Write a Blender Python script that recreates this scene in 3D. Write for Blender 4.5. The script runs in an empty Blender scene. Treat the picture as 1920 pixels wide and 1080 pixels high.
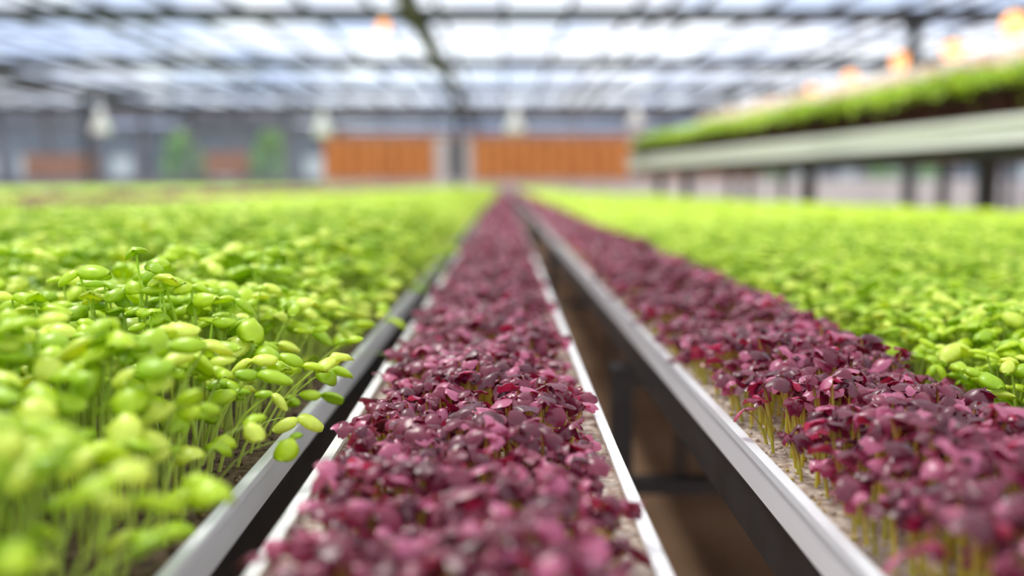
import bpy, math
import numpy as np
from mathutils import Vector, Matrix
S = bpy.context.scene
RIM = 0.84; CAMZ = 1.0; h = 0.16
COL = S.collection

# ---------------------------------------------------------------- materials
def new_mat(name):
    m = bpy.data.materials.new(name); m.use_nodes = True
    return m, m.node_tree.nodes, m.node_tree.links, m.node_tree.nodes['Principled BSDF']

def noise_mat(name, c1, c2, scale=20, rough=0.6, metal=0.0, bump=0.0, bscale=None, spec=0.5, stretch=(1,1,1)):
    m, N, L, P = new_mat(name)
    tc = N.new('ShaderNodeTexCoord'); mp = N.new('ShaderNodeMapping'); mp.inputs['Scale'].default_value = stretch
    L.new(tc.outputs['Object'], mp.inputs['Vector'])
    t = N.new('ShaderNodeTexNoise'); t.inputs['Scale'].default_value = scale; t.inputs['Detail'].default_value = 5
    L.new(mp.outputs[0], t.inputs['Vector'])
    r = N.new('ShaderNodeValToRGB')
    r.color_ramp.elements[0].position = .35; r.color_ramp.elements[0].color = (*c1, 1)
    r.color_ramp.elements[1].position = .65; r.color_ramp.elements[1].color = (*c2, 1)
    L.new(t.outputs['Fac'], r.inputs[0]); L.new(r.outputs[0], P.inputs['Base Color'])
    P.inputs['Roughness'].default_value = rough; P.inputs['Metallic'].default_value = metal
    P.inputs['Specular IOR Level'].default_value = spec
    if bump:
        t2 = N.new('ShaderNodeTexNoise'); t2.inputs['Scale'].default_value = bscale or scale*2; t2.inputs['Detail'].default_value = 6
        L.new(mp.outputs[0], t2.inputs['Vector'])
        b = N.new('ShaderNodeBump'); b.inputs['Strength'].default_value = bump; b.inputs['Distance'].default_value = .004
        L.new(t2.outputs['Fac'], b.inputs['Height']); L.new(b.outputs[0], P.inputs['Normal'])
    return m

def leaf_mat(name, rough, trans, spec, tmul=(1,1,1)):
    m, N, L, P = new_mat(name)
    a = N.new('ShaderNodeAttribute'); a.attribute_name = 'Col'
    tc = N.new('ShaderNodeTexCoord')
    t = N.new('ShaderNodeTexNoise'); t.inputs['Scale'].default_value = 220; L.new(tc.outputs['Object'], t.inputs['Vector'])
    mr = N.new('ShaderNodeMapRange'); mr.inputs['To Min'].default_value = .8; mr.inputs['To Max'].default_value = 1.2
    L.new(t.outputs['Fac'], mr.inputs['Value'])
    vm = N.new('ShaderNodeVectorMath'); vm.operation = 'SCALE'
    L.new(a.outputs['Color'], vm.inputs[0]); L.new(mr.outputs[0], vm.inputs['Scale'])
    L.new(vm.outputs[0], P.inputs['Base Color'])
    P.inputs['Roughness'].default_value = rough; P.inputs['Specular IOR Level'].default_value = spec
    tr = N.new('ShaderNodeBsdfTranslucent')
    v2 = N.new('ShaderNodeVectorMath'); v2.operation = 'MULTIPLY'; v2.inputs[1].default_value = tmul
    L.new(vm.outputs[0], v2.inputs[0]); L.new(v2.outputs[0], tr.inputs['Color'])
    mx = N.new('ShaderNodeMixShader'); mx.inputs[0].default_value = trans
    L.new(P.outputs[0], mx.inputs[1]); L.new(tr.outputs[0], mx.inputs[2])
    L.new(mx.outputs[0], N['Material Output'].inputs['Surface'])
    return m

M_green = leaf_mat('green_leaf', .38, .38, .55, (1.3,1.12,.4))
M_red = leaf_mat('purple_leaf', .32, .24, .55, (2.3,.6,.8))
M_alu = noise_mat('aluminium', (.82,.83,.88), (.92,.93,.97), 8, .28, .05, .05, 300, stretch=(1,.08,1))
M_white = noise_mat('white_plastic', (.86,.85,.86), (.94,.93,.94), 30, .4)
M_black = noise_mat('black_steel', (.006,.008,.012), (.02,.024,.03), 30, .45)
M_steel = noise_mat('grey_blue_steel', (.014,.019,.024), (.03,.038,.048), 6, .5)
M_soil = noise_mat('peat_soil', (.05,.028,.016), (.20,.13,.075), 150, .95, 0, 1.0, 300)
M_mat = noise_mat('fibre_mat', (.38,.26,.19), (.76,.66,.58), 160, .95, 0, 1.0, 300)
M_crumb = leaf_mat('substrate_crumb', .9, .05, .2)
M_lampw = noise_mat('lamp_white_enamel', (.8,.8,.82), (.9,.9,.9), 5, .4)

def emit_mat(name, col, st):
    m, N, L, P = new_mat(name)
    P.inputs['Base Color'].default_value = (*col,1)
    P.inputs['Emission Color'].default_value = (*col,1); P.inputs['Emission Strength'].default_value = st
    return m
M_bulb = emit_mat('warm_bulb', (1.0,.42,.15), 1.9)

# ---------------------------------------------------------------- mesh helpers
def mesh_obj(name, verts, faces, mats, parent=None, mi=None, smooth=False, col=None):
    me = mesh_data(name, verts, faces, mats, mi, smooth, col)
    o = bpy.data.objects.new(name, me); COL.objects.link(o)
    if parent: o.parent = parent
    return o
def mesh_data(name, verts, faces, mats, mi=None, smooth=False, col=None):
    me = bpy.data.meshes.new(name)
    me.from_pydata([tuple(v) for v in verts], [], [tuple(f) for f in faces])
    for m in mats: me.materials.append(m)
    if mi is not None: me.polygons.foreach_set('material_index', np.asarray(mi, dtype=np.int32))
    if smooth: me.polygons.foreach_set('use_smooth', np.ones(len(me.polygons), dtype=bool))
    if col is not None:
        a = me.color_attributes.new('Col', 'FLOAT_COLOR', 'POINT')
        c = np.ones((len(verts),4), dtype=np.float32); c[:,:3] = col
        a.data.foreach_set('color', c.ravel())
    me.update()
    return me

class B:
    """box / prism / cylinder accumulator"""
    def __init__(s): s.v=[]; s.f=[]; s.m=[]
    def box(s, x0,x1,y0,y1,z0,z1, m=0):
        k=len(s.v)
        s.v += [(x0,y0,z0),(x1,y0,z0),(x1,y1,z0),(x0,y1,z0),(x0,y0,z1),(x1,y0,z1),(x1,y1,z1),(x0,y1,z1)]
        for f in [(0,3,2,1),(4,5,6,7),(0,1,5,4),(1,2,6,5),(2,3,7,6),(3,0,4,7)]:
            s.f.append(tuple(k+i for i in f)); s.m.append(m)
    def prism(s, prof, y0, y1, m=0, tri=None):
        k=len(s.v); n=len(prof)
        s.v += [(x,y0,z) for x,z in prof]+[(x,y1,z) for x,z in prof]
        for i in range(n):
            j=(i+1)%n; s.f.append((k+i,k+j,k+n+j,k+n+i)); s.m.append(m)
        s.f.append(tuple(k+i for i in range(n))[::-1]); s.m.append(m)
        s.f.append(tuple(k+n+i for i in range(n))); s.m.append(m)
    def lathe(s, cx,cy, prof, m=0, seg=16):
        k=len(s.v); n=len(prof)
        for r,z in prof:
            for i in range(seg):
                a=2*math.pi*i/seg; s.v.append((cx+r*math.cos(a),cy+r*math.sin(a),z))
        for q in range(n-1):
            for i in range(seg):
                j=(i+1)%seg; s.f.append((k+q*seg+i,k+q*seg+j,k+(q+1)*seg+j,k+(q+1)*seg+i)); s.m.append(m)
    def obj(s, name, mats, parent=None, smooth=False):
        return mesh_obj(name, s.v, s.f, mats, parent, s.m, smooth)

def empty(name, loc=(0,0,0), rot=0, parent=None):
    e = bpy.data.objects.new(name, None); COL.objects.link(e); e.location=loc; e.rotation_euler=(0,0,rot)
    e.empty_display_size=.05
    if parent: e.parent=parent
    return e

# ---------------------------------------------------------------- seedlings
ST_HI = [(-.30,.07),(-.06,.12),(.03,.48),(.16,.82),(.36,1.0),(.60,1.0),(.80,.82),(.94,.52),(1.0,.22)]
ST_LO = [(-.2,.1),(.15,.78),(.6,1.0),(.97,.4)]
def make_tile(name, wid, length, n, H, seed, L0, W0, kind='green', hi=True, lean=.03, crumbs=0, stemr=.0008,
              cols=None, stemcol=None, stemtop=None, hvar=.12, mats=None, lowfrac=.25, dome=(.25,.7)):
    rg = np.random.default_rng(seed)
    # jittered grid
    nx = max(1,int(round(math.sqrt(n*wid/length)))); ny = max(1,int(round(n/nx)))
    gx, gy = np.meshgrid((np.arange(nx)+.5)/nx, (np.arange(ny)+.5)/ny)
    n = nx*ny
    x = (gx.ravel()+rg.uniform(-.7,.7,n)/nx-.5)*wid; y = (gy.ravel()+rg.uniform(-.7,.7,n)/ny)*length
    x = np.clip(x,-wid/2,wid/2)
    fld = np.zeros(n)
    for _ in range(5):
        kx,ky = rg.uniform(-1,1,2)*2*math.pi/(.07 if hi else .3); fld += np.sin(kx*x+ky*y+rg.uniform(0,6.3))
    fld /= 2.2
    s = x/(wid/2); e = np.abs(s)**4
    Hh = H*(1+hvar*fld)*rg.uniform(.84,1.08,n)*(1-.30*e)
    low = rg.random(n)<lowfrac; Hh[low] *= rg.uniform(.45,.85,low.sum())
    az = rg.uniform(0,2*math.pi,n); lm = rg.uniform(0,.22,n)*H
    top = np.stack([x+np.cos(az)*lm+np.sign(s)*e*lean*rg.uniform(.0,1.2,n), y+np.sin(az)*lm, Hh-e*lean*rg.uniform(0,.8,n)],1)
    base = np.stack([x,y,np.zeros(n)],1)
    mid = base*.55+top*.45; mid[:,2] = Hh*.62; mid[:,:2] = base[:,:2]*.75+top[:,:2]*.25
    V=[];F=[];C=[];MI=[]; off=0
    # stems
    nr = 6 if hi else 3; ns = 5 if hi else 3
    t = np.linspace(0,1,nr)[None,:,None]
    P = (1-t)**2*base[:,None,:]+2*t*(1-t)*mid[:,None,:]+t*t*top[:,None,:]
    ang = np.arange(ns)*2*math.pi/ns
    ring = np.stack([np.cos(ang),np.sin(ang),0*ang],1)*stemr
    rad = np.linspace(1.25,.85,nr)[None,:,None,None]*rg.uniform(.8,1.3,n)[:,None,None,None]
    sv = (P[:,:,None,:]+ring[None,None]*rad).reshape(-1,3)
    idx = np.arange(n*nr*ns).reshape(n,nr,ns)
    a=idx[:,:-1,:]; b=np.roll(a,-1,2); c=np.roll(idx[:,1:,:],-1,2); d=idx[:,1:,:]
    F.append(np.stack([a,b,c,d],-1).reshape(-1,4)); V.append(sv); off+=len(sv)
    sc = np.array(stemcol)[None,None]*(1-t)+np.array(stemtop)[None,None]*t
    sc = np.repeat((sc*rg.uniform(.8,1.2,n)[:,None,None])[:,:,None,:],ns,2).reshape(-1,3); C.append(sc)
    MI.append(np.zeros(len(F[-1]),int))
    # leaves
    st = ST_HI if hi else ST_LO
    pillow = hi and kind=='green'
    if pillow:
        vv = np.array([-1,-.72,0,.72,1.,.68,0,-.68]); tt = np.array([.0,.26,.36,.26,.0,-.10,.0,-.10])
    else:
        vv = np.array([-1,-.6,0,.6,1.]) if hi else np.array([-1,0,1.]); tt = vv*0
    U = np.array([q[0] for q in st])[:,None]; Wd = np.array([q[1] for q in st])[:,None]
    nl = 3 if kind=='red' and hi else 2
    for k in range(nl):
        sel = np.arange(n) if k<2 else np.where(rg.random(n)<.6)[0]
        m = len(sel)
        la = az[sel]*1.7+k*math.pi+rg.normal(0,.35,m) if k<2 else rg.uniform(0,6.3,m)
        if kind=='red': pi_ = rg.normal(.15,.38,m); ro = rg.normal(0,.38,m)
        else: pi_ = rg.normal(.20,.26,m); ro = rg.normal(0,.24,m)
        sz = rg.uniform(.62,1.22,m)*np.where(low[sel],.8,1)*(1 if k<2 else .7)
        Lf = L0*sz; Wf = W0*sz*rg.uniform(.85,1.15,m)
        e1 = np.stack([np.cos(la)*np.cos(pi_),np.sin(la)*np.cos(pi_),np.sin(pi_)],1)
        e2 = np.stack([-np.sin(la),np.cos(la),0*la],1); e3 = np.cross(e1,e2)
        e2r = e2*np.cos(ro)[:,None]+e3*np.sin(ro)[:,None]; e3r = np.cross(e1,e2r)
        u = U[None]+0*vv[None,None]; w=Wd[None]; v=vv[None,None]
        # rounded outline: outer columns pulled towards leaf middle
        lx = (u+(.5-u)*.10*v*v*(u>0))*Lf[:,None,None]; ly = v*w*Wf[:,None,None]
        uc = np.clip(u,0,2)
        if kind=='red':
            ph = rg.uniform(0,6.3,m)[:,None,None]; am = rg.uniform(.05,.30,m)[:,None,None]
            dm = rg.uniform(.2,1.25,m)[:,None,None]
            lz = -dm*Wf[:,None,None]*v*v*w*.9 + am*Wf[:,None,None]*np.sin(u*8+ph+v*1.5)*np.abs(v) - rg.uniform(.3,1.0,m)[:,None,None]*Lf[:,None,None]*uc**2
            notch = -.14*Lf[:,None,None]*(1-np.abs(v))*(u>.93)
            lx = lx+notch
        else:
            dm = rg.uniform(dome[0],dome[1],m)[:,None,None]
            ly = ly*(1-.10*dm*v*v)
            lz = -dm*Wf[:,None,None]*v*v*w - rg.uniform(.15,.65,m)[:,None,None]*Lf[:,None,None]*uc**2 + tt[None,None]*w*Wf[:,None,None]
        lv = top[sel][:,None,None,:]+lx[...,None]*e1[:,None,None,:]+ly[...,None]*e2r[:,None,None,:]+lz[...,None]*e3r[:,None,None,:]
        nu,nv = len(st),len(vv)
        idx = off+np.arange(m*nu*nv).reshape(m,nu,nv)
        if pillow:
            nx_=np.roll(idx,-1,2)
            F.append(np.stack([idx[:,:-1,:],idx[:,1:,:],nx_[:,1:,:],nx_[:,:-1,:]],-1).reshape(-1,4))
            cap=[np.stack([idx[:,-1,1],idx[:,-1,2],idx[:,-1,3],idx[:,-1,4]],-1),np.stack([idx[:,-1,5],idx[:,-1,6],idx[:,-1,7],idx[:,-1,0]],-1),np.stack([idx[:,-1,0],idx[:,-1,1],idx[:,-1,4],idx[:,-1,5]],-1)]
            cap=np.concatenate(cap); F[-1]=np.concatenate([F[-1],cap])
            MI.append(np.zeros(len(F[-1]),int))
        else:
            F.append(np.stack([idx[:,:-1,:-1],idx[:,1:,:-1],idx[:,1:,1:],idx[:,:-1,1:]],-1).reshape(-1,4))
            MI.append(np.zeros(len(F[-1]),int))
        V.append(lv.reshape(-1,3)); off+=m*nu*nv
        ca,cb = np.array(cols[0]),np.array(cols[1]); q = rg.random(m)[:,None]
        lc = ca*(1-q)+cb*q
        if len(cols)>2:
            pk = rg.random(m)<.22; lc[pk] = np.array(cols[2])
        C.append(np.repeat(lc,nu*nv,0))
    if crumbs:
        cx = rg.uniform(-wid/2-.008,wid/2+.008,crumbs); cy = rg.uniform(0,length,crumbs)
        r = rg.uniform(.0006,.0022,crumbs)
        o6 = np.array([[1,0,0],[0,1,0],[-1,0,0],[0,-1,0],[0,0,1],[0,0,-1]],float)
        cv = np.stack([cx,cy,0*cx+.0008],1)[:,None,:]+o6[None]*r[:,None,None]*rg.uniform(.6,1.4,(crumbs,6,1))
        idx = off+np.arange(crumbs*6).reshape(crumbs,6)
        tf=[]
        for (i,j) in [(0,1),(1,2),(2,3),(3,0)]:
            tf.append(idx[:,[i,j,4]]); tf.append(idx[:,[j,i,5]])
        tf=np.concatenate(tf); V.append(cv.reshape(-1,3)); off+=crumbs*6
        cc = np.where((rg.random(crumbs)<.4)[:,None], np.array([.62,.48,.10])[None], np.array([.6,.5,.42])[None]) if kind=='red' else np.where((rg.random(crumbs)<.3)[:,None], np.array([.3,.2,.12])[None], np.array([.09,.05,.03])[None])
        C.append(np.repeat(cc,6,0))
    else: tf=np.zeros((0,3),int)
    faces = [tuple(q) for q in np.concatenate(F).tolist()]+[tuple(q) for q in tf.tolist()]
    mi = np.concatenate(MI+[np.ones(len(tf),int)])
    return mesh_data(name, np.concatenate(V), faces, mats, mi, True, np.concatenate(C))

GC = [(.38,.62,.010),(.62,.82,.025),(.76,.90,.14)]
RC = [(.080,.005,.024),(.24,.020,.070),(.46,.11,.22)]
gs = dict(cols=GC, stemcol=(.64,.74,.24), stemtop=(.54,.76,.10), mats=[M_green,M_crumb])
rs = dict(cols=RC, stemcol=(.60,.74,.08), stemtop=(.40,.22,.06), mats=[M_red,M_crumb], kind='red', stemr=.0009, hvar=.15)
T_len=.25
LG = [make_tile('tall_green_seedlings',.182,T_len,290,.086,10+i,.0160,.0077,lean=.042,crumbs=260,hvar=.22,lowfrac=.16,**gs) for i in range(6)]
RG = [make_tile('green_seedlings',.20,T_len,390,.060,30+i,.0138,.0067,lean=.018,crumbs=60,**gs) for i in range(4)]
CR = [make_tile('purple_seedlings',.126,T_len,370,.038,50+i,.0096,.0060,lean=.009,crumbs=500,**rs) for i in range(5)]
RR = [make_tile('purple_seedlings_wide',.126,T_len,310,.046,70+i,.0102,.0063,lean=.010,crumbs=400,**rs) for i in range(5)]
gl = dict(gs); rl = dict(rs)
LGf = [make_tile('tall_green_seedlings_far',.19,1.0,1200,.086,110+i,.0175,.008,hi=False,lean=.03,hvar=.12,**gl) for i in range(3)]
RGf = [make_tile('green_seedlings_far',.20,1.0,1200,.060,130+i,.016,.0076,hi=False,lean=.015,**gl) for i in range(3)]
CRf = [make_tile('purple_seedlings_far',.126,1.0,1200,.038,150+i,.012,.0075,hi=False,lean=.008,**rl) for i in range(3)]
RRf = [make_tile('purple_seedlings_wide_far',.126,1.0,1000,.044,170+i,.012,.0075,hi=False,lean=.01,**rl) for i in range(3)]

rgt = np.random.default_rng(8)
def fill(parent, xc, zc, near, far, y0, y1, wid_scale=1.0):
    y = y0; k=0
    def put(me, yy, ln):
        nonlocal k
        o = bpy.data.objects.new('seedling_mat_%d'%k, me); k+=1
        COL.objects.link(o); o.parent=parent
        if rgt.random()<.5:
            o.location=(xc,yy,zc)
        else:
            o.location=(xc,yy+ln,zc); o.rotation_euler=(0,0,math.pi)
        o.scale=(wid_scale,1,1)
    while y < min(y1,2.74): put(near[rgt.integers(len(near))], y, T_len); y+=T_len
    while y < y1-.5: put(far[rgt.integers(len(far))], y, 1.0); y+=1.0

def tray(name, x0, x1, y0, y1, zb, zr, wallmat, soilmat, soilz, beam=True, lip=.003, near=None, far=None, planty=None, plx=None, beamh=.05):
    root = empty(name)
    t=.0025; b=B()
    prof=[(x0,zb),(x1,zb),(x1,zr-.005),(x1+lip*.6,zr-.005),(x1+lip*.6,zr),(x1-lip,zr),(x1-lip,zr-.003),(x1-t,zr-.003),(x1-t,zb+t),(x0+t,zb+t),(x0+t,zr-.003),(x0+lip,zr-.003),(x0+lip,zr),(x0-lip*.6,zr),(x0-lip*.6,zr-.005),(x0,zr-.005)]
    b.prism(prof,y0,y1)
    b.obj('channel',[wallmat],root)
    s=B(); s.box(x0+t,x1-t,y0+.003,y1-.003,zb+t,soilz); s.obj('growing_medium',[soilmat],root)
    if beam:
        q=B(); q.box(x0+.004,x0+.034,y0,y1,zb-beamh,zb-.0005); q.box(x1-.034,x1-.004,y0,y1,zb-beamh,zb-.0005); q.obj('support_rails',[M_black],root)
    if near: fill(root,(x0+x1)/2 if plx is None else plx,soilz,near,far,y0+.01,y1)
    return root

Y0,Y1=-.5,24.5
# centre purple tray
tray('purple_microgreens_tray',-.105,.067,Y0,Y1,RIM-.03,RIM,M_white,M_mat,RIM-.006,near=CR,far=CRf,beamh=.03,lip=.004,plx=-.018)
# right purple tray
XR=.152
tray('purple_microgreens_tray',XR,XR+.150,Y0,Y1,RIM-.026,RIM,M_alu,M_mat,RIM-.004,near=RR,far=RRf,plx=XR+.076,beamh=.038,lip=.004)
# left green trays
x=-.139
for i in range(6):
    tray('green_microgreens_tray',x-.215,x,Y0,Y1,RIM-.024,RIM,M_alu,M_soil,RIM-.006,near=LG,far=LGf,beamh=.05,lip=.004,plx=x-.108)
    x-=.222
# right green trays
x=XR+.158
for i in range(9):
    xr = x+.215
    yend = Y1 if xr<1.15 else min(Y1,max(4.0,(2.45-xr)/.105))
    tray('green_microgreens_tray',x,xr,Y0,yend,RIM-.026,RIM,M_alu,M_soil,RIM-.004,near=RG,far=RGf,beamh=.05,lip=.004)
    x+=.222

# bench framework
b=B()
for yy in [1.28]+[3.3+2.2*i for i in range(10)]:
    b.box(-1.46,.09,yy,yy+.03,.735,.76) ; b.box(.14,1.6,yy,yy+.03,.735,.76)
    b.box(.05,1.1,yy+.02,yy+.045,.585,.605)
    for xx in (-1.44,-1.0,-.16,.155,.6,1.1):
        b.box(xx-.014,xx+.014,yy-.003,yy+.033,0,.762)
b.obj('bench_frame',[M_black])

# second green bench over the aisle
wide=make_tile('wide_green_seedlings',1.0,1.0,4000,.095,300,.021,.0095,hi=False,lean=.02,**gl)
widered=make_tile('wide_purple_seedlings',.60,1.0,2600,.095,301,.014,.008,hi=False,lean=.02,**rl)
root=empty('far_green_bench')
q=B(); q.box(-8.5,-1.95,1,Y1,RIM-.06,RIM-.01); q.obj('bench_top',[M_white],root)
q=B()
for xx in (-8,-6,-4,-2.2):
    for yy in range(2,25,3): q.box(xx,xx+.05,yy,yy+.05,0,RIM-.06)
q.obj('legs',[M_black],root)
k=0
for yy in range(1,24):
    o=bpy.data.objects.new('purple_mat_%d'%yy,widered); COL.objects.link(o); o.parent=root; o.location=(-2.28,yy,RIM-.01)
    for j in range(5):
        o=bpy.data.objects.new('green_mat_%d'%k,wide); COL.objects.link(o); o.parent=root; k+=1
        o.location=(-3.15-j*1.02,yy,RIM-.01)
        if (k*7)%3==0: o.rotation_euler=(0,0,math.pi); o.location.y+=1

# ---------------------------------------------------------------- raised shelf on right (turned 6 deg)
sh=empty('raised_microgreens_shelf',rot=math.radians(5.96))
Ls=2.7; zr=CAMZ+.112*Ls; zb=CAMZ+.068*Ls
b=B()
b.prism([(Ls,zb),(Ls+1.6,zb),(Ls+1.6,zr),(Ls+1.585,zr),(Ls+1.585,zb+.04),(Ls+.015,zb+.04),(Ls+.015,zr-.01),(Ls+.03,zr-.01),(Ls+.03,zr),(Ls-.02,zr),(Ls-.02,zr-.03),(Ls,zr-.04)],1.5,11.7)
b.obj('tray_body',[M_white],sh)
b=B(); b.box(Ls+.02,Ls+1.58,1.52,11.68,zb+.04,zr-.03); b.obj('soil',[M_soil],sh)
b=B()
b.box(Ls+.05,Ls+.11,1.5,11.6,zb-.05,zb-.001); b.box(Ls+1.4,Ls+1.46,1.5,11.6,zb-.05,zb-.001)
for yy in (3.2,4.9,7.2,10.4,11.5):
    b.box(Ls+.32,Ls+.40,yy,yy+.07,0,zb-.001); b.box(Ls+1.4,Ls+1.46,yy,yy+.05,0,zb-.001)
    b.box(Ls+.05,Ls+1.46,yy,yy+.05,zb-.05,zb-.001)
b.obj('legs_and_rails',[M_steel],sh)
shelf_t=[make_tile('shelf_greens',.8,1.0,1900,.29,400+i,.038,.012,hi=False,lean=.03,cols=[(.28,.52,.01),(.48,.74,.03),(.58,.80,.06)],stemcol=(.08,.006,.006),stemtop=(.07,.03,.01),mats=[M_green,M_crumb],stemr=.005,hvar=.04,lowfrac=.02) for i in range(2)]
cream_t=make_tile('cream_blossom',.6,1.0,700,.49,410,.06,.028,hi=False,lean=.05,cols=[(.95,.84,.72),(.95,.93,.90),(.95,.66,.44)],stemcol=(.2,.3,.06),stemtop=(.6,.6,.4),mats=[M_green,M_crumb],stemr=.002,hvar=.12)
M_petal=leaf_mat('cream_petal',.5,.4,.3); cream_t.materials[0]=M_petal
for i in range(10):
    o=bpy.data.objects.new('greens_%d'%i,shelf_t[i%2]); COL.objects.link(o); o.parent=sh; o.location=(Ls+.43,1.6+i*1.0,zr-.03)
    o=bpy.data.objects.new('blossom_%d'%i,cream_t); COL.objects.link(o); o.parent=sh; o.location=(Ls+1.15,1.6+i*1.0,zr-.03)

# ---------------------------------------------------------------- room shell
WX=16.0; YB=29.0; YF=-6.0; RZ=CAMZ+2.0
M_floor=noise_mat('brown_paving',(.30,.17,.09),(.62,.38,.22),1.5,.7,0,.4,30)
q=B(); q.box(-WX,WX,YF,YB,-.1,0); q.obj('floor',[M_floor])
M_ground=noise_mat('outdoor_grass',(.10,.16,.05),(.22,.25,.12),.4,.95)
q=B(); q.box(-70,70,YB+.3,90,-.2,-.1); q.obj('outdoor_ground',[M_ground])

# glass roof panels
m,N,L,P=new_mat('roof_glass')
a=N.new('ShaderNodeAttribute'); a.attribute_name='Col'
tr=N.new('ShaderNodeBsdfTransparent'); tr.inputs[0].default_value=(.97,.98,1,1)
tl=N.new('ShaderNodeBsdfTranslucent'); tl.inputs[0].default_value=(.80,.88,1,1)
df=N.new('ShaderNodeBsdfDiffuse'); df.inputs[0].default_value=(.7,.8,.95,1)
m1=N.new('ShaderNodeMixShader'); m1.inputs[0].default_value=.25
L.new(tl.outputs[0],m1.inputs[1]); L.new(df.outputs[0],m1.inputs[2])
m2=N.new('ShaderNodeMixShader'); L.new(a.outputs['Fac'],m2.inputs[0]); L.new(tr.outputs[0],m2.inputs[1]); L.new(m1.outputs[0],m2.inputs[2])
L.new(m2.outputs[0],N['Material Output'].inputs['Surface']); M_roof=m
V=[];F=[];C=[]
r=np.random.default_rng(3)
nxp=40; px=2*WX/nxp; ys=np.arange(YF,YB+.01,1.2)
for i in range(nxp):
    for j in range(len(ys)-1):
        k=len(V); x0=-WX+i*px; z=RZ+.16
        V+=[(x0,ys[j],z),(x0+px,ys[j],z),(x0+px,ys[j+1],z),(x0,ys[j+1],z)]; F.append((k,k+1,k+2,k+3))
        c=r.choice([.05,.15,.4,.7],p=[.5,.2,.15,.15]); C+=[(c,c,c)]*4
mesh_obj('ceiling',V,F,[M_roof],col=np.array(C))
b=B()
for i in range(nxp+1):
    x0=-WX+i*px; b.box(x0-.025,x0+.025,YF,YB,RZ+.10,RZ+.159)
for j,yy in enumerate(ys): b.box(-WX,WX,yy-.010,yy+.010,RZ+.14,RZ+.158)
b.obj('roof_glazing_bars',[M_steel])
b=B()
yy=12.2-4.8*3
for i in range(9):
    b.box(-WX,WX,yy-.08,yy+.08,RZ-.07,RZ+.09)
    for xx in (-9,-1.04,4.95,11): b.box(xx-.16,xx+.16,yy-.03,yy+.03,RZ-.14,RZ-.07)
    yy+=4.8
for xx in (-9,-1.04,11): b.box(xx-.085,xx+.085,YF,YB,RZ-.12,RZ+.06)
for xx in (-13,-5,1.9,4.95,8): b.box(xx-.025,xx+.025,YF,YB,RZ+.0,RZ+.05)
b.obj('roof_beam_grid',[M_steel])
for (xx,yy) in [(-1.04,22.5),(4.95,12.2),(4.95,21.8),(-9,21.8),(11,21.8),(-9,12.2)]:
    b=B(); b.box(xx-.06,xx+.06,yy-.06,yy+.06,0.012,RZ-.10); b.box(xx-.12,xx+.12,yy-.12,yy+.12,0,.012)
    b.obj('steel_column',[M_steel])

# back wall
def X(px_): return (px_-945)/64.4
def Z(py_): return CAMZ+(345-py_)/64.4
M_wood=noise_mat('orange_wood_cladding',(.48,.16,.035),(.76,.31,.09),3,.6,stretch=(8,1,.4))
M_wallw=noise_mat('wall_white_panel',(.60,.60,.62),(.74,.74,.77),2,.7)
M_wallg=noise_mat('wall_grey_panel',(.13,.14,.18),(.24,.25,.30),1.2,.6)
M_brick=noise_mat('brown_brick_panel',(.28,.16,.12),(.44,.28,.22),3,.8)
m,N,L,P=new_mat('wall_glass')
tr=N.new('ShaderNodeBsdfTransparent'); tr.inputs[0].default_value=(.80,.83,.88,1)
gl_=N.new('ShaderNodeBsdfGlossy'); gl_.inputs['Roughness'].default_value=.1
mx=N.new('ShaderNodeMixShader'); mx.inputs[0].default_value=.08
L.new(tr.outputs[0],mx.inputs[1]); L.new(gl_.outputs[0],mx.inputs[2]); L.new(mx.outputs[0],N['Material Output'].inputs['Surface']); M_glass=m
root=empty('wall_back')
b=B()
b.box(-WX,WX,YB,YB+.15,0,Z(350),0)
b.box(-WX,X(605),YB,YB+.15,Z(350),Z(334),1)
b.box(X(605),WX,YB,YB+.15,Z(350),Z(336),0)
b.box(X(815),X(840),YB,YB+.15,Z(336),Z(262),0)
b.box(X(840),X(872),YB,YB+.15,Z(336),Z(262),1)
b.box(X(872),X(885),YB,YB+.15,Z(336),Z(262),0)
b.box(X(605),X(1300),YB,YB+.15,Z(262),Z(250),2)
b.box(-WX,X(605),YB,YB+.1,Z(245),Z(238),1); b.box(X(1300),WX,YB,YB+.1,Z(262),Z(250),1)
b.box(-WX,WX,YB,YB+.1,Z(228),Z(222),1)
for i in range(24):
    xx=-WX+.1+i*1.38
    if X(612)<xx<X(1300): b.box(xx-.03,xx+.03,YB,YB+.1,Z(250),RZ+.15,1)
    else: b.box(xx-.07,xx+.07,YB,YB+.12,Z(336),RZ+.15,1)
b.box(-WX,WX,YB,YB+.15,RZ-.05,RZ+.16,1)
b.obj('framing',[M_wallw,M_wallg,M_brick],root)
b=B(); b.box(-WX,WX,YB+.13,YB+.14,Z(336),RZ+.1); b.obj('glazing',[M_glass],root)
for n_,(a0,a1) in enumerate([(610,815),(887,1180)]):
    b=B(); x0=X(a0); x1=X(a1); nb=int((x1-x0)/.36)
    w=(x1-x0)/nb
    for i in range(nb): b.box(x0+i*w+.035,x0+(i+1)*w-.035,YB-.16,YB-.04,Z(335),Z(263))
    b.box(x0,x1,YB-.04,YB-.01,Z(335),Z(263))
    b.obj('door_%d'%(n_+1),[M_wood])
b=B()
for a0,a1,t0,t1 in [(55,190,290,333),(390,470,286,330),(1190,1290,318,336),(1300,1420,300,336)]:
    b.box(X(a0),X(a1),YB-.02,YB+.05,Z(t1),Z(t0))
b.obj('wall_brick_panels',[M_brick],root)
b=B()
for a0,a1 in [(1310,1500),(1520,1700),(1740,1900)]:
    b.box(X(a0),X(a1),YB-.02,YB-.005,.1,Z(337))
b.obj('pale_panels',[M_wallw],root)
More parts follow.
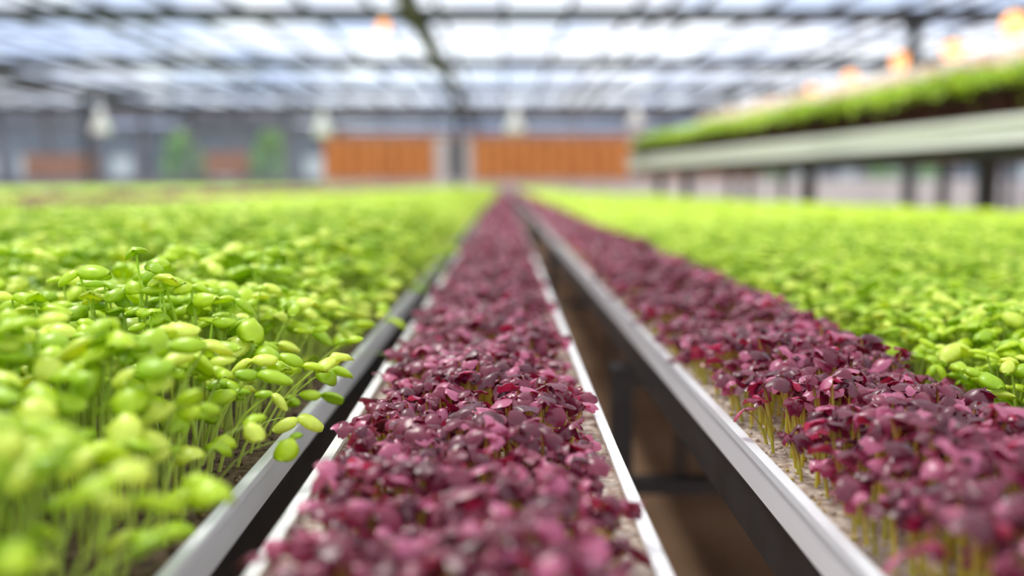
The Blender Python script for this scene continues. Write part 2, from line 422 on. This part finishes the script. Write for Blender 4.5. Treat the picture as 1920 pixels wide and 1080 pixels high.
for side,sx in (('left',-WX),('right',WX)):
    b=B(); b.box(sx-.08,sx+.08,YF,YB,0,1.0,0); b.box(sx-.06,sx+.06,YF,YB,RZ,RZ+.16,0)
    yy=YF
    while yy<YB: b.box(sx-.05,sx+.05,yy,yy+.08,1.0,RZ,0); yy+=1.4
    b.box(sx-.01,sx+.01,YF,YB,1.0,RZ,1)
    b.obj('wall_'+side,[M_wallg,M_glass])

# outdoor shrubs and buildings seen through glass
M_bush=leaf_mat('shrub_leaf',.6,.3,.2)
def shrub(x,y,rad,hgt,seed):
    r=np.random.default_rng(seed); n=900
    d=r.normal(0,1,(n,3)); d/=np.linalg.norm(d,axis=1)[:,None]; d*=r.uniform(.55,1,(n,1))
    c=d*np.array([rad,rad*.7,hgt/2])+np.array([x,y,hgt/2+.1])
    a=r.normal(0,1,(n,3)); a/=np.linalg.norm(a,axis=1)[:,None]; bb=np.cross(a,r.normal(0,1,(n,3))); bb/=np.linalg.norm(bb,axis=1)[:,None]
    s=.14
    v=np.stack([c-a*s,c+bb*s*.5,c+a*s,c-bb*s*.5],1).reshape(-1,3)
    f=np.arange(n*4).reshape(n,4)
    cc=np.repeat(np.array([.42,.64,.22])*r.uniform(.6,1.3,(n,1)),4,0)
    o=mesh_obj('shrub',v,f.tolist(),[M_bush],col=cc)
    t=B(); t.lathe(x,y,[(.08,-.1),(.06,hgt*.6),(.0,hgt*.7)],0,8); t.obj('trunk',[M_brick],o)
for i,(pxx,rad,hg) in enumerate([(350,.7,2.7),(510,.6,2.7),(1400,1.4,2.5),(1700,1.3,2.6)]):
    yy=33; shrub((pxx-945)/1867*yy,yy,rad,hg,i)
M_conc=noise_mat('concrete',(.16,.17,.20),(.30,.30,.34),.6,.8)
for x0,x1,hh in [(-26,-16,3.4),(-15.5,-7.5,3.4),(-7,6.5,2.6),(8,24,2.7)]:
    b=B(); b.box(x0,x1,44,50,-.1,hh); b.prism([(x0-.3,hh),(x1+.3,hh),((x0+x1)/2,hh+.5)],43.7,50.3)
    k=x0+.8
    while k<x1-1: b.box(k,k+1,43.93,43.99,1.2,2.2,1); k+=2
    b.obj('outbuilding',[M_conc,M_white])

# pendant fixtures
def pendant(x,y,z,r=.16,hh=.5):
    b=B(); b.lathe(x,y,[(.012,RZ-.05),(.012,z+hh)],0,8); b.lathe(x,y,[(0,z+hh),(.06,z+hh),(.08,z+hh*.7),(r,z+.05),(r,z),(r*.9,z),(0,z+.08)],0,20)
    b.obj('pendant_reflector_lamp',[M_lampw],smooth=True)
for pxx,pyy,d in [(200,250,21),(610,255,21),(965,250,20),(1190,240,24)]:
    pendant((pxx-945)/1867*d,d,CAMZ+(345-pyy)/1867*d,.2,.5)
def bulb(x,y,z,r=.1):
    b=B()
    prof=[(r*math.sin(t),z-r*math.cos(t)) for t in np.linspace(0.001,math.pi*.85,9)]
    b.lathe(x,y,prof,0,16); b.lathe(x,y,[(r*.45,z+r*.85),(r*.45,z+r*1.6),(.008,z+r*1.7),(.008,RZ-.02)],1,10)
    b.obj('warm_bulb_lamp',[M_bulb,M_steel],smooth=True)
bulb(-1.42,12.0,CAMZ+2.0-.15,.07)
for xx,d,zz in ((4.80,9.5,1.48),(5.29,11.9,1.55),(5.23,13.3,1.60)): bulb(xx,d,CAMZ+zz,.12)
for xx,d in ((5.25,15.3),(5.35,17.5),(5.4,20)): bulb(xx,d,CAMZ+1.6,.10)

# ---------------------------------------------------------------- light
w=bpy.data.worlds.new('sky'); S.world=w; w.use_nodes=True
N=w.node_tree.nodes; L=w.node_tree.links; bg=N['Background']
tc=N.new('ShaderNodeTexCoord'); sp=N.new('ShaderNodeSeparateXYZ'); L.new(tc.outputs['Generated'],sp.inputs[0])
rp=N.new('ShaderNodeValToRGB'); e=rp.color_ramp.elements
e[0].position=0; e[0].color=(.46,.53,.68,1); e[1].position=.5; e[1].color=(1,1,1,1)
e2=rp.color_ramp.elements.new(.13); e2.color=(.54,.66,.92,1)
L.new(sp.outputs['Z'],rp.inputs[0])
nz=N.new('ShaderNodeTexNoise'); nz.inputs['Scale'].default_value=5; nz.inputs['Detail'].default_value=4
mp=N.new('ShaderNodeMapping'); mp.inputs['Scale'].default_value=(1,1,5); L.new(tc.outputs['Generated'],mp.inputs[0]); L.new(mp.outputs[0],nz.inputs['Vector'])
mr=N.new('ShaderNodeMapRange'); mr.inputs['From Min'].default_value=.40; mr.inputs['From Max'].default_value=.62; mr.inputs['To Max'].default_value=.8; L.new(nz.outputs['Fac'],mr.inputs['Value'])
mx=N.new('ShaderNodeMix'); mx.data_type='RGBA'; mx.inputs['B'].default_value=(1,1,1,1)
L.new(mr.outputs[0],mx.inputs['Factor']); L.new(rp.outputs[0],mx.inputs['A']); L.new(mx.outputs['Result'],bg.inputs['Color'])
bg.inputs['Strength'].default_value=1.65
su=bpy.data.lights.new('sun','SUN'); su.energy=5.4; su.angle=math.radians(14); su.color=(1,.96,.87)
so=bpy.data.objects.new('sun',su); COL.objects.link(so)
so.rotation_euler=Vector((.42,-.60,-1)).to_track_quat('-Z','Y').to_euler()

# ---------------------------------------------------------------- camera
cd=bpy.data.cameras.new('camera'); cam=bpy.data.objects.new('camera',cd); COL.objects.link(cam)
cam.location=(0,0,CAMZ)
cam.rotation_euler=(math.radians(90-5.96),0,math.radians(-.46))
cd.lens=35; cd.sensor_width=36; cd.clip_start=.01; cd.clip_end=300
cd.dof.use_dof=True; cd.dof.focus_distance=.60; cd.dof.aperture_fstop=2.7
S.camera=cam
S.view_settings.view_transform='Standard'; S.view_settings.exposure=0.05
